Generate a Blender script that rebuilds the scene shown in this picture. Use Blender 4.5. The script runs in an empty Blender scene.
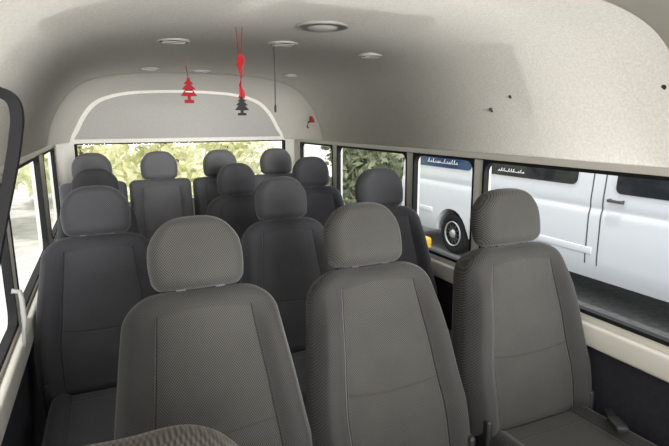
import bpy, bmesh, math, random
from mathutils import Vector, Matrix
random.seed(7)
S=bpy.context.scene
S.view_settings.view_transform='Standard'
COL=S.collection
CZ=1.45   # camera height over van floor

# ---------------------------------------------------------------- materials
def mat(name,color,rough=.7,metal=0,spec=.5,bump=None,speckle=None,coat=0):
    m=bpy.data.materials.new(name);m.use_nodes=True
    nt=m.node_tree;b=nt.nodes['Principled BSDF']
    b.inputs['Base Color'].default_value=(*color,1);b.inputs['Roughness'].default_value=rough
    b.inputs['Metallic'].default_value=metal;b.inputs['Specular IOR Level'].default_value=spec
    b.inputs['Coat Weight'].default_value=coat
    if speckle or bump:
        tc=nt.nodes.new('ShaderNodeTexCoord');n=nt.nodes.new('ShaderNodeTexNoise')
        nt.links.new(tc.outputs['Object'],n.inputs['Vector'])
        n.inputs['Scale'].default_value=(speckle or bump)[0];n.inputs['Detail'].default_value=4
        if speckle:
            r=nt.nodes.new('ShaderNodeValToRGB');k=speckle[1]
            r.color_ramp.elements[0].position=.3;r.color_ramp.elements[1].position=.7
            r.color_ramp.elements[0].color=(*[c*(1-k) for c in color],1)
            r.color_ramp.elements[1].color=(*[min(1,c*(1+k)) for c in color],1)
            nt.links.new(n.outputs['Fac'],r.inputs['Fac']);nt.links.new(r.outputs['Color'],b.inputs['Base Color'])
        if bump:
            bp=nt.nodes.new('ShaderNodeBump');bp.inputs['Strength'].default_value=bump[1];bp.inputs['Distance'].default_value=.002
            nt.links.new(n.outputs['Fac'],bp.inputs['Height']);nt.links.new(bp.outputs['Normal'],b.inputs['Normal'])
    return m
def fabric(name,pa,pb,ba,bb,scale=.6,kind='plain'):
    """woven seat cloth: fine diagonal weave; pa/pb panel colours, ba/bb bolster colours.
    kind: plain (all panel cloth), back or cushion (stitched panel read from the st UV map)"""
    m=bpy.data.materials.new(name);m.use_nodes=True
    nt=m.node_tree;b=nt.nodes['Principled BSDF'];L=nt.links.new
    tc=nt.nodes.new('ShaderNodeTexCoord');sp=nt.nodes.new('ShaderNodeSeparateXYZ');L(tc.outputs['Object'],sp.inputs[0])
    def M(op,a,bv=None,c=None):
        n=nt.nodes.new('ShaderNodeMath');n.operation=op
        for i,v in enumerate((a,bv,c)):
            if v is None: continue
            if isinstance(v,(int,float)): n.inputs[i].default_value=v
            else: L(v,n.inputs[i])
        return n.outputs[0]
    def SS(x,a,c):   # smooth step 1 below a -> 0 above c
        n=nt.nodes.new('ShaderNodeMapRange');n.interpolation_type='SMOOTHSTEP'
        L(x,n.inputs[0]);n.inputs[1].default_value=a;n.inputs[2].default_value=c;n.inputs[3].default_value=1;n.inputs[4].default_value=0
        return n.outputs[0]
    def MIX(f,a,c,bt='MIX'):
        n=nt.nodes.new('ShaderNodeMix');n.data_type='RGBA';n.blend_type=bt
        if isinstance(f,(int,float)): n.inputs[0].default_value=f
        else: L(f,n.inputs[0])
        for i,v in ((6,a),(7,c)):
            if isinstance(v,tuple): n.inputs[i].default_value=(*v,1)
            else: L(v,n.inputs[i])
        return n.outputs[2]
    k=2*math.pi/(.0125*scale)
    yz=M('ADD',sp.outputs['Z'],M('MULTIPLY',sp.outputs['Y'],0.0 if kind!='cushion' else .55))
    a=M('SINE',M('MULTIPLY',sp.outputs['X'],k));c=M('SINE',M('MULTIPLY',yz,k*.8))
    h=M('ADD',M('MULTIPLY',M('MULTIPLY',a,c),.5),.5)
    w=SS(h,.2,.85)   # 1 dark
    colp=MIX(w,pb,pa);line=None
    if kind!='plain':
        colb=MIX(w,bb,ba)
        uv=nt.nodes.new('ShaderNodeUVMap');uv.uv_map='st';us=nt.nodes.new('ShaderNodeSeparateXYZ');L(uv.outputs[0],us.inputs[0])
        s=M('ABSOLUTE',us.outputs[0]);t=us.outputs[1]
        if kind=='back':
            sx=M('SUBTRACT',.64,M('MULTIPLY',t,.05));topl=M('SUBTRACT',.925,M('MULTIPLY',M('MULTIPLY',s,s),.07))
            hz=M('ADD',.40,M('MULTIPLY',M('MULTIPLY',s,s),.05))
        else:
            sx=M('ADD',.62,0);topl=M('ADD',.97,0);hz=M('ADD',.78,0)
        din=M('SUBTRACT',s,sx);dt=M('SUBTRACT',t,topl)
        inside=M('MULTIPLY',SS(din,-.004,.004),SS(dt,-.02,.02))
        lv=M('MULTIPLY',SS(M('ABSOLUTE',din),.003,.014),SS(dt,0,.006))
        lh=M('MULTIPLY',M('MULTIPLY',SS(M('ABSOLUTE',M('SUBTRACT',t,hz)),.002,.008),SS(din,0,.005)),.32)
        lt=M('MULTIPLY',M('MULTIPLY',SS(M('ABSOLUTE',dt),.002,.008),SS(din,0,.005)),.15)
        line=M('MAXIMUM',lv,M('MAXIMUM',lh,lt))
        col=MIX(inside,colb,colp);col=MIX(M('MULTIPLY',line,.5),col,(.010,.010,.010))
    else: col=colp
    n=nt.nodes.new('ShaderNodeTexNoise');n.inputs['Scale'].default_value=9;L(tc.outputs['Object'],n.inputs['Vector'])
    col=MIX(.3,col,n.outputs['Fac'],'MULTIPLY');L(col,b.inputs['Base Color'])
    bp=nt.nodes.new('ShaderNodeBump');bp.inputs['Strength'].default_value=.2;bp.inputs['Distance'].default_value=.001
    L(h,bp.inputs['Height']);nrm=bp.outputs['Normal']
    if line is not None:
        b2=nt.nodes.new('ShaderNodeBump');b2.inputs['Strength'].default_value=.8;b2.inputs['Distance'].default_value=.006;b2.invert=True
        L(line,b2.inputs['Height']);L(nrm,b2.inputs['Normal']);nrm=b2.outputs['Normal']
    L(nrm,b.inputs['Normal'])
    b.inputs['Roughness'].default_value=.9;b.inputs['Specular IOR Level'].default_value=.25
    b.inputs['Sheen Weight'].default_value=.15;b.inputs['Sheen Roughness'].default_value=.4
    return m
def glass(name,tint,gloss=.08):
    m=bpy.data.materials.new(name);m.use_nodes=True;nt=m.node_tree;nt.nodes.clear()
    o=nt.nodes.new('ShaderNodeOutputMaterial');t=nt.nodes.new('ShaderNodeBsdfTransparent');g=nt.nodes.new('ShaderNodeBsdfGlossy')
    t.inputs[0].default_value=(*tint,1);g.inputs['Roughness'].default_value=.02
    mx=nt.nodes.new('ShaderNodeMixShader');mx.inputs[0].default_value=gloss
    nt.links.new(t.outputs[0],mx.inputs[1]);nt.links.new(g.outputs[0],mx.inputs[2]);nt.links.new(mx.outputs[0],o.inputs[0])
    return m
LP=((.022,.022,.0212),(.088,.086,.079));LB=((.021,.021,.021),(.064,.062,.059))
DP=((.036,.036,.042),(.095,.095,.102));DB=((.032,.032,.038),(.072,.072,.080))
RP=((.098,.098,.105),(.200,.200,.207));RB=((.090,.090,.098),(.160,.160,.170))
CL={}
BR=((.020,.0175,.0155),(.080,.069,.056))
for k,(p,q,sc) in {'light':(LP,LB,.52),'dark':(DP,DB,.6),'rear':(RP,RB,.6),'brown':(BR,BR,.5)}.items():
    CL[k]={kd:fabric(f'cloth_{k}_{kd}',*p,*q,sc,kd) for kd in ('plain','back','cushion')}
M_bolst=mat('cloth_rear_side',(.045,.045,.048),.9,0,.2,speckle=(200,.2))
M_chrome=mat('chrome',(.6,.6,.6),.2,1)
M_black=mat('black_plastic',(.018,.018,.02),.5)
M_rubber=mat('rubber',(.012,.012,.013),.7,0,.2)
M_head=mat('headliner',(.72,.70,.655),.95,0,.1,bump=(300,.45),speckle=(120,.09))
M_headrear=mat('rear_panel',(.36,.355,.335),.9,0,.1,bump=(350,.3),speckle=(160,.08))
M_cream=mat('cream_plastic',(.68,.66,.60),.45)
M_creamw=mat('white_trim',(.38,.375,.355),.4)
M_bounce=mat('bounce_plastic',(.60,.58,.53),.6)  # kept pale to throw sunlight up at ceiling and seats
M_dark=mat('dark_panel',(.022,.022,.030),.7,speckle=(60,.2))
M_floor=mat('floor_rubber',(.06,.06,.062),.8,speckle=(80,.3))
M_glass=glass('window_glass',(.84,.87,.90),.04)
M_glassc=glass('rear_window_glass',(.95,.95,.95),.03)
M_vent=mat('vent_plastic',(.38,.375,.355),.5)
M_vdark=mat('vent_dark',(.05,.05,.05),.6)
M_vmid=mat('lamp_housing',(.20,.20,.195),.5)
M_lens=mat('lamp_lens',(.65,.65,.62),.2)
M_red=mat('red_card',(.30,.006,.010),.6,0,.2)
M_white=mat('white_print',(.85,.85,.85),.5)
M_paint=mat('white_paint',(.56,.58,.62),.25,0,.5,coat=.5)
M_tint=mat('tinted_glass',(.012,.014,.02),.05,0,.6)
M_tintb=mat('blue_tinted_glass',(.02,.05,.12),.05,0,.6)
M_alloy=mat('alloy',(.42,.43,.45),.4,.6)
M_ground=mat('concrete',(.42,.41,.39),.9,speckle=(3,.2))
M_asph=mat('asphalt',(.075,.075,.077),.9,speckle=(14,.3))
M_yellow=mat('yellow_paint',(.6,.36,.02),.5)
M_wallw=mat('rendered_wall',(.34,.34,.30),.9,speckle=(4,.15))
M_bark=mat('bark',(.12,.09,.06),.9,speckle=(12,.4))
def leafmat(name,c1,c2):
    m=bpy.data.materials.new(name);m.use_nodes=True;nt=m.node_tree;b=nt.nodes['Principled BSDF']
    tc=nt.nodes.new('ShaderNodeTexCoord');n=nt.nodes.new('ShaderNodeTexNoise');n.inputs['Scale'].default_value=3
    r=nt.nodes.new('ShaderNodeValToRGB');r.color_ramp.elements[0].position=.35;r.color_ramp.elements[1].position=.65
    r.color_ramp.elements[0].color=(*c1,1);r.color_ramp.elements[1].color=(*c2,1)
    nt.links.new(tc.outputs['Object'],n.inputs['Vector']);nt.links.new(n.outputs['Fac'],r.inputs['Fac'])
    nt.links.new(r.outputs['Color'],b.inputs['Base Color']);b.inputs['Roughness'].default_value=.6
    tr=nt.nodes.new('ShaderNodeBsdfTranslucent');mx=nt.nodes.new('ShaderNodeMixShader');mx.inputs[0].default_value=.45
    nt.links.new(r.outputs['Color'],tr.inputs[0]);nt.links.new(b.outputs[0],mx.inputs[1]);nt.links.new(tr.outputs[0],mx.inputs[2])
    nt.links.new(mx.outputs[0],nt.nodes['Material Output'].inputs[0]);return m
M_leaf_glare=leafmat('leaves',(.70,.72,.44),(.90,.90,.68))  # overexposed glare put into the leaf colour
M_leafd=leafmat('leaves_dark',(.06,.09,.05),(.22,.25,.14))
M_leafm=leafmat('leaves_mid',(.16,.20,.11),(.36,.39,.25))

# ---------------------------------------------------------------- helpers
def mk(name,verts,faces,mats,smooth=False,parent=None,fmats=None):
    me=bpy.data.meshes.new(name);me.from_pydata([tuple(v) for v in verts],[],faces)
    for m in (mats if isinstance(mats,list) else [mats]): me.materials.append(m)
    if fmats:
        for p,i in zip(me.polygons,fmats): p.material_index=i
    if smooth:
        for p in me.polygons: p.use_smooth=True
    me.update();o=bpy.data.objects.new(name,me);COL.objects.link(o)
    if parent: o.parent=parent
    return o
def bm_obj(name,bm,mats,smooth=False,parent=None):
    me=bpy.data.meshes.new(name);bm.normal_update();bm.to_mesh(me);bm.free()
    for m in (mats if isinstance(mats,list) else [mats]): me.materials.append(m)
    if smooth:
        for p in me.polygons: p.use_smooth=True
    o=bpy.data.objects.new(name,me);COL.objects.link(o)
    if parent: o.parent=parent
    return o
def bbox(bm,a,b,mi=0):
    x0,y0,z0=a;x1,y1,z1=b
    v=[bm.verts.new(p) for p in ((x0,y0,z0),(x1,y0,z0),(x1,y1,z0),(x0,y1,z0),(x0,y0,z1),(x1,y0,z1),(x1,y1,z1),(x0,y1,z1))]
    for f in ((0,3,2,1),(4,5,6,7),(0,1,5,4),(1,2,6,5),(2,3,7,6),(3,0,4,7)):
        bm.faces.new([v[i] for i in f]).material_index=mi
def boxes(name,lst,m,bevel=0,parent=None):
    bm=bmesh.new()
    for a,b in lst: bbox(bm,a,b)
    o=bm_obj(name,bm,m,parent=parent)
    if bevel:
        md=o.modifiers.new('b','BEVEL');md.width=bevel;md.segments=3;md.limit_method='ANGLE'
        for p in o.data.polygons:p.use_smooth=True
    return o
def tube(bm,pts,r,n=10,mi=0):
    rings=[]
    for i,p in enumerate(pts):
        p=Vector(p);d=(Vector(pts[min(i+1,len(pts)-1)])-Vector(pts[max(i-1,0)])).normalized()
        up=Vector((0,0,1)) if abs(d.z)<.9 else Vector((1,0,0))
        a=d.cross(up).normalized();b=d.cross(a)
        rings.append([bm.verts.new(p+(a*math.cos(2*math.pi*k/n)+b*math.sin(2*math.pi*k/n))*r) for k in range(n)])
    for q,w in zip(rings,rings[1:]):
        for k in range(n):
            f=bm.faces.new((q[k],q[(k+1)%n],w[(k+1)%n],w[k]));f.material_index=mi;f.smooth=True
    for q in (rings[0],rings[-1]): bm.faces.new(q).material_index=mi
def lathe(bm,prof,axis='Z',n=40,c=(0,0,0),mi=0,close=False):
    rings=[]
    for r,h in prof:
        ring=[]
        for k in range(n):
            a=2*math.pi*k/n
            p={'Z':(r*math.cos(a),r*math.sin(a),h),'X':(h,r*math.cos(a),r*math.sin(a)),'Y':(r*math.cos(a),h,r*math.sin(a))}[axis]
            ring.append(bm.verts.new((p[0]+c[0],p[1]+c[1],p[2]+c[2])))
        rings.append(ring)
    for q,w in zip(rings,rings[1:]):
        for k in range(n):
            f=bm.faces.new((q[k],q[(k+1)%n],w[(k+1)%n],w[k]));f.material_index=mi;f.smooth=True
    bm.faces.new(rings[0]).material_index=mi;bm.faces.new(rings[-1]).material_index=mi
def top(o,label,cat,group=None):
    o['label']=label;o['category']=cat
    if group:o['group']=group
def struct(o,label=None,cat=None):
    o['kind']='structure'
    if label:o['label']=label
    if cat:o['category']=cat

# ---------------------------------------------------------------- padded seat parts
def pillow(name,H,hw,TF,TB,r_top,r_bot,rd,disp,mats,nx=72,nz=84,curve=None):
    """rounded pad in the XZ plane, front towards -Y"""
    verts=[];faces=[];fm=[];st=[]
    ts=[.5-.5*math.cos(math.pi*j/nz)*(1) for j in range(nz+1)]
    ts=[.5*(a+j/nz) for j,a in enumerate(ts)]
    ss=[.5*(math.sin(math.pi/2*(2*i/nx-1))+(2*i/nx-1)) for i in range(nx+1)]
    for side in (0,1):
        base=len(verts)
        for t in ts:
            z=t*H;w=hw(t)
            d=H-z
            if d<r_top[1]: w=w-r_top[0]+r_top[0]*math.sqrt(max(0,1-((r_top[1]-d)/r_top[1])**2))
            if z<r_bot: w=w-r_bot+math.sqrt(max(0,r_bot**2-(r_bot-z)**2))
            de=min(z,H-z);ez=1 if de>rd else math.sqrt(max(0,rd**2-(rd-de)**2))/rd
            for s in ss:
                ds=w*(1-abs(s));es=1 if ds>rd else math.sqrt(max(0,rd**2-(rd-ds)**2))/rd
                f=es*ez
                y=-(TF*f+disp(s,t)*min(1,f*1.5)*(f>0.3)) if side==0 else TB*f**.7
                if curve:y+=curve(s,t)
                verts.append((s*w,y,z));st.append((s*w/hw(t),t) if side==0 else (1.0,0.0))
        for j in range(nz):
            for i in range(nx):
                a=base+j*(nx+1)+i;q=(a,a+1,a+nx+2,a+nx+1)
                faces.append(q if side==0 else q[::-1]);fm.append(side)
    o=mk(name,verts,faces,mats,True,None,fm)
    uv=o.data.uv_layers.new(name='st')
    for lp in o.data.loops: uv.data[lp.index].uv=st[lp.vertex_index]
    bm=bmesh.new();bm.from_mesh(o.data);bmesh.ops.remove_doubles(bm,verts=bm.verts,dist=.0004);bmesh.ops.recalc_face_normals(bm,faces=bm.faces)
    bm.to_mesh(o.data);bm.free()
    return o
def sm(x,a,b):
    x=max(0,min(1,(x-a)/(b-a)));return x*x*(3-2*x)
def gv(x,c,w): return math.exp(-((x-c)/w)**2)
def bdisp(s,t):
    a=abs(s);sx=.64-.05*t
    d=.026*sm(a,sx-.03,sx+.18)*(1-sm(a,.86,1.0))*(1-sm(t,.72,.95))
    d+=-.004*(1-a*a)
    d-=.004*gv(a,sx,.05)*(1-sm(t,.86,.92))
    d+=.007*gv(t,.22,.12)+.005*gv(t,.60,.12)
    return d
BH=.652
def hwb(t): return .262+.010*t/.3 if t<.3 else .272-.066*((t-.3)/.7)**1.1
back=pillow('backrest',BH,hwb,.055,.095,(.100,.088),.05,.05,bdisp,[CL['light']['back'],CL['light']['plain']])
backr=pillow('backrest',BH,lambda t:.232-.006*t,.055,.07,(.05,.04),.05,.032,bdisp,[CL['light']['back'],CL['light']['plain']])
headm=pillow('headrest',.208,lambda t:.126+.010*math.sin(math.pi*min(1,t*1.25))-.008*max(0,t-.5),.05,.05,(.092,.088),.032,.038,lambda s,t:.010*(1-s*s)*math.sin(math.pi*t),[CL['light']['plain'],M_bolst],44,40,
    curve=lambda s,t:.015*s*s)
cush=pillow('seat_cushion',.47,lambda t:.236,.075,.055,(.06,.06),.05,.05,
    lambda s,t:.018*sm(abs(s),.6,.8)*(1-sm(abs(s),.88,1)),[CL['dark']['cushion'],M_bolst],48,48)
bm=bmesh.new();tube(bm,[(0,0,-.07),(0,0,.03)],.006)
post=bm_obj('headrest_post',bm,M_chrome)
base=boxes('seat_base',[((-.21,-.40,0),(-.17,-.02,.26)),((.17,-.40,0),(.21,-.02,.26)),((-.17,-.38,.18),(.17,-.33,.24)),((-.17,-.10,.18),(.17,-.05,.24)),((-.21,-.44,.22),(.21,0,.29))],M_black,.008)
hinge=boxes('recliner_cover',[((-.012,-.07,-.07),(.012,.06,.08))],M_black,.01)
bm=bmesh.new();bbox(bm,(-.014,-.014,0),(.014,.008,.018));collar=bm_obj('post_sleeve',bm,M_black)
cache={}
def matset(me,ms):
    k=(me.name,tuple(m.name for m in ms))
    if k not in cache:
        c=me.copy()
        for i,m in enumerate(ms):c.materials[i]=m
        cache[k]=c
    return cache[k]
def seat(x,yh,zh,label,rec=12,sx=1,tone='light',hb=.755,rear=False):
    """headrest centre lands at (x,yh,zh)"""
    r=math.radians(rec)
    e=bpy.data.objects.new('minibus_seat',None);COL.objects.link(e);e.empty_display_size=.1
    py=yh-hb*math.sin(r);pz=zh-hb*math.cos(r)
    e.location=(x,py,0);e.scale=(sx,1,1)
    C=CL[tone]
    def add(src,loc,rot=(0,0,0),par=e,ms=None,name=None):
        o=src.copy()
        if ms:o.data=matset(src.data,ms)
        o.name=name or src.name.split('.')[0];COL.objects.link(o);o.parent=par;o.location=loc;o.rotation_euler=rot;return o
    b=add(backr if rear else back,(0,0,pz),(-r,0,0),ms=[C['back'],C['plain']])
    h=add(headm,(0,-.0,hb-.104),(0,0,0),b,ms=[C['plain'],C['plain']])
    for q in(-.055,.055):
        add(post,(q,0,.0),(0,0,0),h);add(collar,(q,0,BH-.010),(0,0,0),b)
    cs=add(cush,(0,-.48,pz-.03),(-math.pi/2+math.radians(-2),0,0),ms=[C['cushion'],M_bolst])
    bs=add(base,(0,0,0));bs.scale=(1,1,(pz-.085)/.29)
    if rear: cs.scale=(.93,1,1)
    else:
        for q in(-.232,.232): add(hinge,(q,.0,pz+.02))
    top(e,label,'seat','rows of passenger seats')
    return e
Zr=CZ-.36
DS='dark grey patterned cloth '
seat(.217,1.46,Zr,'grey dotted cloth seat reclined beside another front-row seat',19,.98)
seat(.757,1.47,Zr,'grey dotted cloth seat in the middle of the first row',19,.98)
seat(1.34,1.45,Zr+.015,'grey dotted cloth seat with upright back beside the large window',13,1.03,'light')
seat(-.05,2.37,Zr,DS+'seat standing alone by the side wall',13,1,'dark')
seat(.77,2.37,Zr,DS+'seat in the middle of the second row',13,.95,'dark')
seat(1.315,2.37,Zr+.02,DS+'seat beside a window pillar',13,.97,'dark')
seat(-.06,3.31,Zr,DS+'seat by the side wall, mostly hidden',12,.95,'dark')
seat(.775,3.31,Zr,DS+'seat in the middle of the third row',12,.93,'dark')
seat(1.295,3.31,Zr+.025,DS+'seat in the third row by the window',12,.95,'dark')
for i,x in enumerate((-.085,.37,.825,1.28)):
    seat(x,4.05,CZ-.31,['grey cloth rear bench seat in the corner','grey cloth rear bench seat under the rear window','grey cloth rear bench seat under the rear window','grey cloth rear bench seat at the window side'][i],8,.97,'rear',rear=True)
seat(-.005,.60,CZ-.484,'brownish grey checked driver-row seat with only headrest top showing',10,1.22,'brown')
for o in (back,backr,headm,cush,post,base,hinge,collar): bpy.data.objects.remove(o)

# ---------------------------------------------------------------- van shell
XR=1.64;XL=-.34;XC=(XR+XL)/2;Y0=-.45;Y1=4.62
ZB=.728;ZT=1.268;ZS=.61
half=[(.99,1.30),(.975,1.38),(.935,1.49),(.87,1.60),(.78,1.69),(.66,1.745),(.48,1.78),(.25,1.795),(0,1.80)]
def prof(off=0):
    zo=lambda z:z-off*(1 if z>1.5 else (z-1.3)/.2)*.8
    p=[(XC-a*(1-off/.99) ,zo(z)) for a,z in half]
    q=[(XC+a*(1-off/.99) ,zo(z)) for a,z in half[:-1]][::-1]
    pts=p+q
    out=[]
    n=len(pts)
    for i in range(n-1):
        p0=Vector(pts[max(i-1,0)]);p1=Vector(pts[i]);p2=Vector(pts[i+1]);p3=Vector(pts[min(i+2,n-1)])
        for k in range(6):
            t=k/6;out.append(.5*((2*p1)+(p2-p0)*t+(2*p0-5*p1+4*p2-p3)*t*t+(3*p1-p0-3*p2+p3)*t**3))
    out.append(Vector(pts[-1]));return out
def extr(name,prs,ys,m,thick=.02):
    verts=[];faces=[];n=len(prs[0])
    for pr,y in zip(prs,ys):
        for p in pr: verts.append((p.x,y,p.y))
    for j in range(len(ys)-1):
        for i in range(n-1):
            a=j*n+i;faces.append((a,a+1,a+n+1,a+n))
    o=mk(name,verts,faces,m,True)
    if thick:
        s=o.modifiers.new('s','SOLIDIFY');s.thickness=thick;s.offset=1
    return o
P=prof()
c=extr('ceiling',[P,P],[Y0,Y1+.02],M_head,.03);struct(c,'grey felt headliner curving down to the windows','ceiling')
f=boxes('floor',[((XL-.05,Y0-1.0,-.04),(XR+.05,Y1+.1,0))],M_floor);struct(f,'dark rubber van floor','floor')
N=14
t=extr('trim_1',[prof(.002+.10*(i/N)**2) for i in range(N+1)],[Y1-.7+.7*i/N for i in range(N+1)],M_head,0);struct(t,'headliner curving inwards around the rear door','trim')
t=extr('trim_2',[prof(.001),prof(.04),prof(.045),prof(.045)],[1.0,.97,.95,.78],M_cream,0);struct(t,'cream header band across the roof','trim')
winR=[(.45,1.95),(2.02,2.56),(2.635,3.64),(3.73,4.45)]
winL=[(1.05,2.1),(2.2,3.35),(3.60,4.42)]
wn=1;tn=3
def sidewall(side,x,sg,wins):
    global wn,tn
    w=boxes('wall_'+side,[((x,Y0,0),(x+sg*.05,Y1+.1,ZS+.005))],M_dark);struct(w,'dark lower side panel','wall')
    l=[];prev=Y0
    for a,b in wins: l.append((prev,a));prev=b
    l.append((prev,Y1))
    bl=[((x,a,ZB-.005),(x+sg*.045,b,ZT+.005)) for a,b in l]
    bl+=[((x,Y0,ZT),(x+sg*.045,Y1,1.31)),((x,Y0,ZS),(x+sg*.045,Y1,ZB))]
    bl=[(tuple(min(p,q) for p,q in zip(a,b)),tuple(max(p,q) for p,q in zip(a,b))) for a,b in bl]
    t=boxes(f'trim_{tn}',bl,M_cream);tn+=1;struct(t,'cream window pillars and surround','trim')
    s=boxes(f'trim_{tn}',[(( min(x,x-sg*.03),Y0,ZS),(max(x,x-sg*.03),Y1,ZB-.03))],M_cream,.012);tn+=1;struct(s,'cream sill rail under the windows','trim')
    for a,b in wins:
        e=bpy.data.objects.new(f'window_{wn}',None);COL.objects.link(e);e.location=(x,(a+b)/2,ZB);struct(e,'side window with black rubber seal','window');wn+=1
        hy=(b-a)/2;H=ZT-ZB;R=.05;g=.009
        inn=[];out=[]
        for cy,cz,a0,oy,oz in ((hy-g-R,H-g-R,0,hy+.005,H+.005),(-hy+g+R,H-g-R,90,-hy-.005,H+.005),(-hy+g+R,g+R,180,-hy-.005,-.006),(hy-g-R,g+R,270,hy+.005,-.006)):
            for k in range(9):
                an=math.radians(a0+k*11.25);inn.append((-sg*.004,cy+R*math.cos(an),cz+R*math.sin(an)));out.append((-sg*.004,oy,oz))
        n=len(inn);vs=out+inn+[(sg*.025,p[1],p[2]) for p in inn]
        fs=[(i,(i+1)%n,n+(i+1)%n,n+i) for i in range(n)]+[(n+i,n+(i+1)%n,2*n+(i+1)%n,2*n+i) for i in range(n)]
        mk('rubber_seal',vs,fs,M_rubber,False,e)
        mk('glass',[(sg*.02,-hy,0),(sg*.02,hy,0),(sg*.02,hy,H),(sg*.02,-hy,H)],[(0,1,2,3)],M_glass,False,e)
sidewall('right',XR,1,winR);sidewall('left',XL,-1,winL)
wz0,wz1=.80,1.285;wx0,wx1=-.20,1.54
bm=bmesh.new()
bbox(bm,(XL,Y1,0),(XR,Y1+.05,wz0));bbox(bm,(XL,Y1,wz0),(wx0,Y1+.05,wz1));bbox(bm,(wx1,Y1,wz0),(XR,Y1+.05,wz1))
w=bm_obj('wall_rear',bm,M_cream);struct(w,'rear door inner panel','wall')
arch=[p for p in P if p.y>=1.28]
pts=[(XL,wz1)]+[(p.x,p.y) for p in arch]+[(XR,wz1)]
n=len(pts);mk_=mk('trim_20',[(x,Y1+.001,z) for x,z in pts]+[(x,Y1+.05,z) for x,z in pts],[tuple(range(n)),tuple(range(2*n-1,n-1,-1))]+[(i,(i+1)%n,n+(i+1)%n,n+i) for i in range(n)],M_head)
struct(mk_,'felt wall above the rear window','trim')
ins=prof(.130);pp=[(p.x,p.y) for p in ins if p.y>1.30]
pp=[(x,max(z,1.322)) for x,z in pp]
n=len(pp);o=mk('trim_21',[(x,Y1-.006,z) for x,z in pp]+[(x,Y1+.01,z) for x,z in pp],[tuple(range(n)),tuple(range(2*n-1,n-1,-1))]+[(i,(i+1)%n,n+(i+1)%n,n+i) for i in range(n)],M_headrear)
struct(o,'arched grey panel above the rear window','trim')
e=bpy.data.objects.new('window_20',None);COL.objects.link(e);e.location=(XC,Y1,wz0);struct(e,'wide rear window','window')
mk('glass',[(wx0-XC,.03,0),(wx1-XC,.03,0),(wx1-XC,.03,wz1-wz0),(wx0-XC,.03,wz1-wz0)],[(0,1,2,3)],M_glassc,False,e)
boxes('rubber_seal',[((wx0-XC,-.006,wz1-wz0-.006),(wx1-XC,.04,wz1-wz0+.004)),((wx0-XC-.01,-.006,0),(wx0-XC+.01,.04,wz1-wz0)),((wx1-XC-.01,-.006,0),(wx1-XC+.01,.04,wz1-wz0))],M_rubber,0,e)
# dashboard ahead of the driver row, unseen, added to bounce sunlight inside
o=boxes('bounce_dashboard',[((XL+.01,-1.25,0),(XR-.01,-.62,.70))],M_bounce,.06);top(o,'pale plastic dashboard added unseen ahead of the driver row to bounce light','bounce_dashboard')

# front door frame with black rubber edge standing proud of the wall
path=[(-.34,1.548),(-.26,1.543),(-.220,1.538),(-.192,1.525),(-.176,1.50),(-.174,1.46),(-.181,1.42),(-.192,1.37),(-.213,1.29),(-.238,1.20),(-.280,1.04),(-.312,.92),(-.338,.82)]
sp=[]
for i in range(len(path)-1):
    p0,p1,p2,p3=[Vector(path[max(0,min(len(path)-1,i+k))]) for k in(-1,0,1,2)]
    for k in range(4):
        t=k/4;sp.append(.5*((2*p1)+(p2-p0)*t+(2*p0-5*p1+4*p2-p3)*t*t+(3*p1-p0-3*p2+p3)*t**3))
sp.append(Vector(path[-1]))
inn=[]
for i,p in enumerate(sp):
    d=(sp[min(i+1,len(sp)-1)]-sp[max(i-1,0)]).normalized();q=p+Vector((d.y,-d.x))*.026;q.x=max(q.x,XL-.03);inn.append(q)
n=len(sp)
vs=[(p.x,1.48,p.y) for p in sp]+[(p.x,1.48,p.y) for p in inn]+[(p.x,1.52,p.y) for p in sp]+[(p.x,1.52,p.y) for p in inn]
fs=[]
for i in range(n-1):
    fs+=[(i,i+1,n+i+1,n+i),(2*n+i,3*n+i,3*n+i+1,2*n+i+1),(n+i,n+i+1,3*n+i+1,3*n+i),(i,2*n+i,2*n+i+1,i+1)]
o=mk('trim_22',vs,fs,M_rubber);struct(o,'flat black door frame with rubber edge','trim')

# vents and lamps
def zc(x):
    best=min(P,key=lambda p:abs(p.x-x) if p.y>1.6 else 9);return best.y
def vent(x,y,r=.062,lens=False,label='round grey ceiling air vent'):
    e=bpy.data.objects.new('ceiling_lamp' if lens else 'air_vent',None);COL.objects.link(e);e.location=(x,y,zc(x))
    bm=bmesh.new()
    pr=[(r,.006),(r,-.004),(r*.96,-.008),(r*.86,-.008),(r*.83,-.002)]
    rings=[[bm.verts.new((q*math.cos(k*math.pi/20),q*math.sin(k*math.pi/20),h)) for k in range(40)] for q,h in pr]
    for q,w in zip(rings,rings[1:]):
        for k in range(40): bm.faces.new((q[k],q[(k+1)%40],w[(k+1)%40],w[k])).smooth=True
    bm_obj('ring',bm,M_vent,False,e)
    bm=bmesh.new();lathe(bm,[(r*.87,-.0055),(r*.85,-.0068)],n=30);bm_obj('opening',bm,M_vmid if lens else M_vdark,False,e)
    if lens:
        bm=bmesh.new();lathe(bm,[(r*.6,-.006),(r*.5,-.012),(r*.2,-.015)],n=30);bm_obj('lens',bm,M_lens,True,e)
    else:
        bm=bmesh.new()
        for k in(-1,1):
            w=math.sqrt(max(.01,1-(k*.5)**2))*r*.78;bbox(bm,(-w,k*r*.30-.003,-.0095),(w,k*r*.30+.003,-.0065))
        bm_obj('louver',bm,M_vent,False,e)
    top(e,label,'lamp' if lens else 'air vent',None if lens else 'round ceiling vents')
for x,y in((.31,2.37),(1.23,2.32),(.31,3.62),(1.24,3.5),(.78,2.32),(.66,3.75)): vent(x,y,.068)
vent(.78,1.86,.098,True,'large round ceiling lamp with clear lens')

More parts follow.
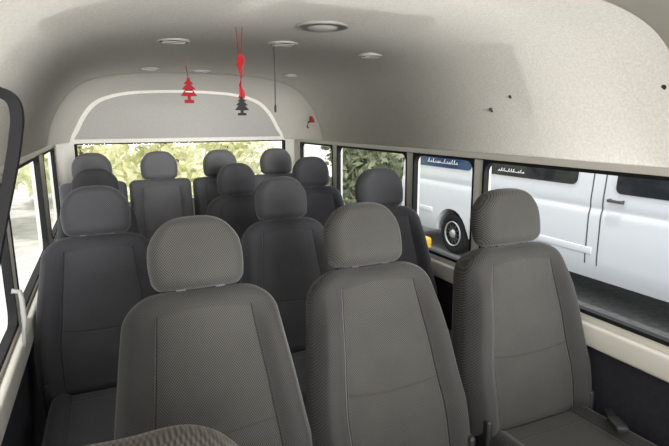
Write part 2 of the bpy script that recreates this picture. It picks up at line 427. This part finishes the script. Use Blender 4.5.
def cove_pt(z,right=True):
    c=[p for p in P if (p.x>XC)==right];return min(c,key=lambda p:abs(p.y-z)).x
for y,z in((1.71,1.55),(1.06,1.55),(1.85,1.50)):
    x=cove_pt(z)
    bm=bmesh.new();lathe(bm,[(.008,.012),(.008,-.003),(.004,-.006)],'X',16);o=bm_obj('trim_clip',bm,M_vdark)
    o.location=(x,y,z);o.rotation_euler=(0,math.radians(25),0);top(o,'small dark fastener on the headliner','clip','headliner fasteners')

# hanging fresheners
def treecard(name,w,h,m,parent,z,rz=0,x=0):
    rt=[(0,0),(.16,-.08),(.08,-.10),(.30,-.26),(.16,-.28),(.42,-.47),(.24,-.49),(.5,-.72),(.10,-.74),(.10,-.86),(.30,-.88),(.30,-1)]
    out=rt+[(-a,b) for a,b in rt[:0:-1]]
    n=len(out);vs=[(q*w,-.0015,y*h) for q,y in out]+[(q*w,.0015,y*h) for q,y in out]
    o=mk(name,vs,[tuple(range(n)),tuple(range(2*n-1,n-1,-1))]+[(i,(i+1)%n,n+(i+1)%n,n+i) for i in range(n)],m,False,parent)
    o.location=(x,0,z);o.rotation_euler=(0,0,rz)
    return o
def hang(x,y,name,label):
    e=bpy.data.objects.new(name,None);COL.objects.link(e);e.location=(x,y,zc(x)+.002);top(e,label,'air freshener');return e
e=hang(.525,3.45,'air_freshener','red tree-shaped card hanging from a thin ceiling string')
bm=bmesh.new();tube(bm,[(-.01,0,0),(0,0,-.075)],.0022);bm_obj('string',bm,M_red,False,e)
treecard('card',.100,.160,M_red,e,-.07)
boxes('printed_strip',[((-.022,-.0035,-.163),(.022,-.0022,-.156))],M_white,0,e)
e=hang(.50,2.0,'air_freshener','twisted red ribbon card and a black tree card on strings')
bm=bmesh.new();tube(bm,[(-.012,0,0),(-.006,0,-.1)],.0012);tube(bm,[(.012,0,0),(.004,0,-.1)],.0012);tube(bm,[(0,0,-.1),(0,0,-.27)],.0012);bm_obj('string',bm,M_red,False,e)
rr=random.Random(5);vs=[];fs=[]
for i in range(17):
    z=-.10-.16*i/16;w=.007+.006*abs(math.sin(i*1.3))+.003*rr.random();a=i*.5
    vs+=[(-w*math.cos(a*.35)+.003*math.sin(i),-.004*math.sin(a),z),(w*math.cos(a*.35)+.003*math.sin(i),.004*math.sin(a),z)]
    if i:fs.append((2*i-2,2*i-1,2*i+1,2*i))
o=mk('ribbon',vs,fs,M_red,False,e);s=o.modifiers.new('s','SOLIDIFY');s.thickness=.002
treecard('card',.055,.072,M_rubber,e,-.252)
e=hang(.77,2.43,'hanging_cord','thin black cord hanging from the ceiling');e['category']='cord'
bm=bmesh.new();tube(bm,[(0,0,0),(.002,0,-.1),(0,0,-.28)],.0022);bm_obj('string',bm,M_black,False,e)
bm=bmesh.new();lathe(bm,[(.004,0),(.006,-.02),(.004,-.035)],n=12,c=(0,0,-.27));bm_obj('toggle',bm,M_black,True,e)
xx=cove_pt(1.46)-.02
e=bpy.data.objects.new('coat_hook',None);COL.objects.link(e);e.location=(xx,4.02,1.465);top(e,'small red and dark coat hook on the cove','hook')
boxes('plate',[((-.012,-.025,-.02),(.02,.025,.03))],M_red,.004,e)
bm=bmesh.new();tube(bm,[(0,0,0),(-.03,0,-.02),(-.04,0,-.05),(-.03,0,-.065)],.007);bm_obj('hook',bm,M_vdark,False,e)

# grab handle on left wall
bm=bmesh.new();tube(bm,[(XL+.0,1.98,.66),(XL+.025,1.98,.665),(XL+.03,2.00,.69),(XL+.033,2.03,.76),(XL+.03,2.06,.83),(XL+.025,2.07,.86),(XL,2.07,.865)],.009,12)
o=bm_obj('grab_handle',bm,M_creamw);top(o,'pale plastic grab handle on the side wall','handle')

# seat belt buckle lying on the edge of the window-side cushion
e=bpy.data.objects.new('seat_belt_buckle',None);COL.objects.link(e);e.location=(1.50,1.05,.440);e.rotation_euler=(math.radians(2),0,math.radians(-25));top(e,'black seat belt buckle lying on the seat cushion edge','buckle')
boxes('housing',[((-.021,-.034,.0),(.021,.034,.020))],M_black,.006,e)
boxes('release_button',[((-.015,-.036,.005),(.015,-.029,.016))],M_dark,.002,e)
pts=[(0,.03,.010),(.008,.06,.010),(.018,.10,.004)]
bm=bmesh.new()
for (a,b) in zip(pts,pts[1:]):
    v=[bm.verts.new(p) for p in ((a[0]-.014,a[1],a[2]),(a[0]+.014,a[1],a[2]),(b[0]+.014,b[1],b[2]),(b[0]-.014,b[1],b[2]))];bm.faces.new(v)
bmesh.ops.remove_doubles(bm,verts=bm.verts,dist=.0005)
o=bm_obj('strap',bm,M_black,False,e);s=o.modifiers.new('s','SOLIDIFY');s.thickness=.003

# ---------------------------------------------------------------- outside
GZ=-.70
bm=bmesh.new();bbox(bm,(-60,-40,GZ-.1),(60,60,GZ));g=bm_obj('ground',bm,M_ground);g['kind']='stuff';g['label']='pale concrete parking ground';g['category']='ground'
g=boxes('asphalt_lane',[((2.3,-12,GZ),(9.5,18,GZ+.004))],M_asph);g['kind']='stuff';g['label']='dark asphalt parking lane beneath the parked van';g['category']='ground'
def van(X,Yf,Yr,Zg,Ht,wheels,wins,label,seams):
    e=bpy.data.objects.new('van',None);COL.objects.link(e);e.location=(X,Yr,Zg);top(e,label,'van')
    zb=.27
    L=Yf-Yr
    out=[(0.0,zb),(0.0,1.15),(-.07,Ht-.18),(-.22,Ht),(L+1.3,Ht),(L+.75,Ht-.25),(L+.2,1.25),(L+.03,1.0),(L,.5),(L+.03,zb)]
    for wy in sorted([w-Yr for w in wheels]):
        for k in range(13):
            a=math.pi-k*math.pi/12;out.append((wy+.42*math.cos(a),max(zb,.33+.42*math.sin(a))))
    W=1.85;n=len(out)
    def xs(z):
        v=0 if z<1.1 else (z-1.1)*.10
        if z<.6: v+=.07*((.6-z)/.35)**2
        if z>1.9: v+=1.6*(z-1.9)**2
        v+=.018*gv(z,1.16,.05)
        return v
    vs=[(0,y,z) for y,z in out]+[(W,y,z) for y,z in out]
    bo=mk('body',vs,[tuple(range(n)),tuple(range(2*n-1,n-1,-1))]+[(i,(i+1)%n,n+(i+1)%n,n+i) for i in range(n)],M_paint,False,e)
    bm=bmesh.new();bm.from_mesh(bo.data);bmesh.ops.triangulate(bm,faces=[f for f in bm.faces if len(f.verts)>4])
    for z in [.34,.42,.5,.6,.85,1.06,1.11,1.14,1.16,1.18,1.21,1.27,1.6,1.9,1.95,2.0,2.05,2.1,2.15,2.18]:
        bmesh.ops.bisect_plane(bm,geom=bm.verts[:]+bm.edges[:]+bm.faces[:],plane_co=(0,0,z),plane_no=(0,0,1))
    for v in bm.verts:
        d=xs(v.co.z);v.co.x+= d if v.co.x<W/2 else -d
    bmesh.ops.recalc_face_normals(bm,faces=bm.faces)
    for f in bm.faces:f.smooth=True
    bm.to_mesh(bo.data);bm.free()
    md=bo.modifiers.new('e','EDGE_SPLIT');md.split_angle=math.radians(38)
    for a,b,z0,z1,m in wins:
        a-=Yr;b-=Yr;R=.07;p=[]
        for cy,cz,a0 in((b-R,z1-R,0),(a+R,z1-R,90),(a+R,z0+R,180),(b-R,z0+R,270)):
            for k in range(7):
                an=math.radians(a0+15*k);p.append((cy+R*math.cos(an),cz+R*math.sin(an)))
        n=len(p);lx=lambda z:(z-1.1)*.10
        mk('side_window',[(lx(z)-.012,y,z) for y,z in p]+[(lx(z)+.03,y,z) for y,z in p],[tuple(range(n))]+[(i,(i+1)%n,n+(i+1)%n,n+i) for i in range(n)],m,False,e)
    for wy in wheels:
        boxes('wheel_well',[((.30,wy-Yr-.42,.26),(.32,wy-Yr+.42,.76))],M_vdark,0,e)
        for sx in(0,1):
            wh=bpy.data.objects.new('wheel',None);COL.objects.link(wh);wh.parent=e;wh.location=(.16 if sx==0 else W-.16,wy-Yr,.334);wh.rotation_euler=(0,0,0 if sx==0 else math.pi)
            bm=bmesh.new();lathe(bm,[(.20,-.10),(.30,-.115),(.325,-.09),(.33,0),(.325,.09),(.30,.115),(.20,.10)],'X',40);bm_obj('tyre',bm,M_rubber,False,wh)
            bm=bmesh.new();lathe(bm,[(.205,-.10),(.205,-.12),(.19,-.12),(.185,-.095),(.07,-.10),(.06,-.125),(.03,-.13)],'X',32);bm_obj('rim',bm,M_alloy,False,wh)
            bm=bmesh.new()
            for k in range(12):
                a=k*math.pi/6;bbox(bm,(-.112,-.010,.080),(-.098,.010,.165))
                bm.verts.ensure_lookup_table()
                vv=[bm.verts[i] for i in range(len(bm.verts)-8,len(bm.verts))]
                bmesh.ops.rotate(bm,verts=vv,cent=(0,0,0),matrix=Matrix.Rotation(a,3,'X'))
            bm_obj('rim_slot',bm,M_vdark,False,wh)
    for sy,z0,z1 in seams:
        q=[.5,.6,1.06,1.11,1.16,1.21,1.27,1.6,1.9]
        vs=[];fs=[]
        for i,z in enumerate(q):
            vs+=[(xs(z)-.003,sy-Yr-.008,z),(xs(z)-.003,sy-Yr+.008,z)]
            if i: fs.append((2*i-2,2*i-1,2*i+1,2*i))
        mk('door_seam',vs,fs,M_vdark,False,e)
    boxes('side_moulding',[((-.012,-4.2,.62),(.02,-2.0,.70)),((-.012,-1.0,.62),(.02,-.2,.70))],M_paint,.006,e)
    for hy in (3.85,):
        boxes('door_handle',[((-.035,hy-Yr-.09,1.26),(-.008,hy-Yr+.09,1.29)),((-.02,hy-Yr-.09,1.255),(.03,hy-Yr-.07,1.295)),((-.02,hy-Yr+.07,1.255),(.03,hy-Yr+.09,1.295))],M_vdark,.006,e)
    boxes('bumper',[((.03,-.05,.25),(W-.03,.12,.55))],M_paint,.03,e)
    return e
v1=van(5.07,2.0,8.3,GZ,2.2,[2.75,6.78],[(6.35,7.95,1.40,1.95,M_tintb),(4.4,6.12,1.40,1.95,M_tint),(2.8,3.88,1.36,1.95,M_tint)],
   'white passenger van with tinted windows parked alongside',[(4.18,.3,2.05),(6.24,.3,2.05),(4.02,.4,2.05)])
v1.location.z=GZ+.004
rr=random.Random(3)
for z,y0,y1,a in((1.60,7.75,6.6,.062),(1.465,7.5,6.75,.045),(1.455,5.75,5.2,.030)):
    y=y0;pts=[]
    while y>y1:
        for w in range(rr.randint(3,6)):
            hgt=a*rr.choice((.7,.8,1.5));wd=a*rr.uniform(1.1,1.7);sl=a*.4
            pts+=[(.018,y-8.3,z),(.018,y-8.3-wd*.5-sl,z+hgt),(.018,y-8.3-wd*.2-sl,z+hgt*.9),(.018,y-8.3-wd*.6,z),(.018,y-8.3-wd*.95,z+.01)];y-=wd
        y-=a*1.6
    bm=bmesh.new();tube(bm,pts,.0042,5)
    o=bm_obj('lettering',bm,M_white,False,v1);o['label']='line of white script lettering'
o=boxes('parking_block',[((-.12,-.15,0),(.12,.15,.28))],M_yellow,.05);o.location=(4.7,7.05,GZ+.004);top(o,'yellow painted parking block on the asphalt','parking block')

def tree(x,y,h,r,m,label,n=2600,low=.5):
    e=bpy.data.objects.new('tree',None);COL.objects.link(e);e.location=(x,y,GZ+(.004 if 2.3<x<9.5 and y<18 else 0));top(e,label,'tree')
    bm=bmesh.new();tube(bm,[(0,0,.02),(0,0,h*.1),(.05,.03,h*.3),(-.05,0,h*.6),(0,.05,h*.85)],.14,10)
    for k in range(6):
        a=k*1.05;tube(bm,[(0,0,h*(.35+.06*k)),(r*.35*math.cos(a),r*.35*math.sin(a),h*(.5+.06*k)),(r*.75*math.cos(a),r*.75*math.sin(a),h*(.6+.05*k))],.04,6)
    bm_obj('trunk',bm,M_bark,False,e)
    vs=[];fs=[]
    cl=[(random.uniform(-.6,.6)*r,random.uniform(-.6,.6)*r,random.uniform(low,1)*h,random.uniform(.30,.42)*r) for _ in range(26)]
    for i in range(n):
        cx,cy,cz,cr=random.choice(cl)
        d=Vector((random.gauss(0,1),random.gauss(0,1),random.gauss(0,1))).normalized()*cr*random.uniform(.6,1.05)
        p=Vector((cx,cy,max(.25,cz+d.z*.8)))+Vector((d.x,d.y,0))
        a=Vector((random.uniform(-1,1),random.uniform(-1,1),random.uniform(-1,1))).normalized();b=a.orthogonal().normalized()
        s=random.uniform(.07,.15);k=len(vs)
        vs+=[p-a*s,p+b*s*.5,p+a*s,p-b*s*.5];fs.append((k,k+1,k+2,k+3))
    mk('foliage',vs,fs,m,False,e)
TL='leafy tree with yellow-green leaves coloured pale as if overexposed';TD='dark leafy tree standing behind parked van'
for x,y,h,r,m,lb,lo in((-2.5,12,4.0,1.65,M_leaf_glare,TL,.05),(1.3,11.6,4.0,1.7,M_leaf_glare,TL,.05),(5.3,10.9,3.4,1.35,M_leafm,TD,.0),(-.7,16,4.6,1.8,M_leaf_glare,TL,.05),(3.4,15.4,4.6,1.8,M_leaf_glare,TL,.05),(7.9,13.6,4.6,1.6,M_leafd,TD,.0)): tree(x,y,h,r,m,lb,4600,lo)
for x,y,h,r in((-3.4,7.0,4,1.3),(-5.2,10.6,4.2,1.2)): tree(x,y,h,r,M_leafm,'leafy tree beside a pale wall',2600,.1)
w=boxes('boundary_wall',[((-7.2,-6,GZ+.003),(-7.0,30,3.2))],M_wallw,.02);top(w,'pale rendered boundary wall beyond the trees','wall')

# ---------------------------------------------------------------- light
W=bpy.data.worlds.new('world');S.world=W;W.use_nodes=True
nt=W.node_tree;bg=nt.nodes['Background']
sky=nt.nodes.new('ShaderNodeTexSky');sky.sky_type='HOSEK_WILKIE';sky.turbidity=5;sky.ground_albedo=.4
sky.sun_direction=(-.15,-.1,.98)
mx=nt.nodes.new('ShaderNodeMix');mx.data_type='RGBA';mx.inputs[0].default_value=.8;mx.inputs[7].default_value=(1,.985,.95,1)
nt.links.new(sky.outputs[0],mx.inputs[6]);nt.links.new(mx.outputs[2],bg.inputs['Color']);bg.inputs['Strength'].default_value=3.1
L=bpy.data.lights.new('sun','SUN');L.energy=3.4;L.angle=.03;L.color=(1,.95,.87);o=bpy.data.objects.new('sun',L);COL.objects.link(o)
o.rotation_euler=Vector((.12,.1,-.98)).to_track_quat('-Z','Y').to_euler()
def area(name,loc,dirv,sx,sy,p,col=(1,1,1),spread=180):
    L=bpy.data.lights.new(name,'AREA');L.shape='RECTANGLE';L.size=sx;L.size_y=sy;L.energy=p;L.color=col;L.spread=math.radians(spread)
    o=bpy.data.objects.new(name,L);COL.objects.link(o);o.location=loc;o.rotation_euler=Vector(dirv).to_track_quat('-Z','Y').to_euler();return o
area('front_fill_light',(XC,-13,1.4),(0,1,0),6.0,4.0,540,(1,.985,.955),60)  # added fill lamp far ahead of the van, evens out the cabin brightness

# ---------------------------------------------------------------- camera
cam=bpy.data.cameras.new('camera');co=bpy.data.objects.new('camera',cam);COL.objects.link(co)
F=516.;cam.sensor_width=36;cam.lens=F/669*36;cam.clip_start=.02
th,ph,ro=math.radians(23.9),math.radians(11.1),math.radians(-.3)
f=Vector((math.sin(th)*math.cos(ph),math.cos(th)*math.cos(ph),-math.sin(ph)))
r=Vector((math.cos(th),-math.sin(th),0));u=r.cross(f)
r2=r*math.cos(ro)+u*math.sin(ro);u2=-r*math.sin(ro)+u*math.cos(ro)
m=Matrix((r2,u2,-f)).transposed().to_4x4();m.translation=(0,0,CZ);co.matrix_world=m
S.camera=co
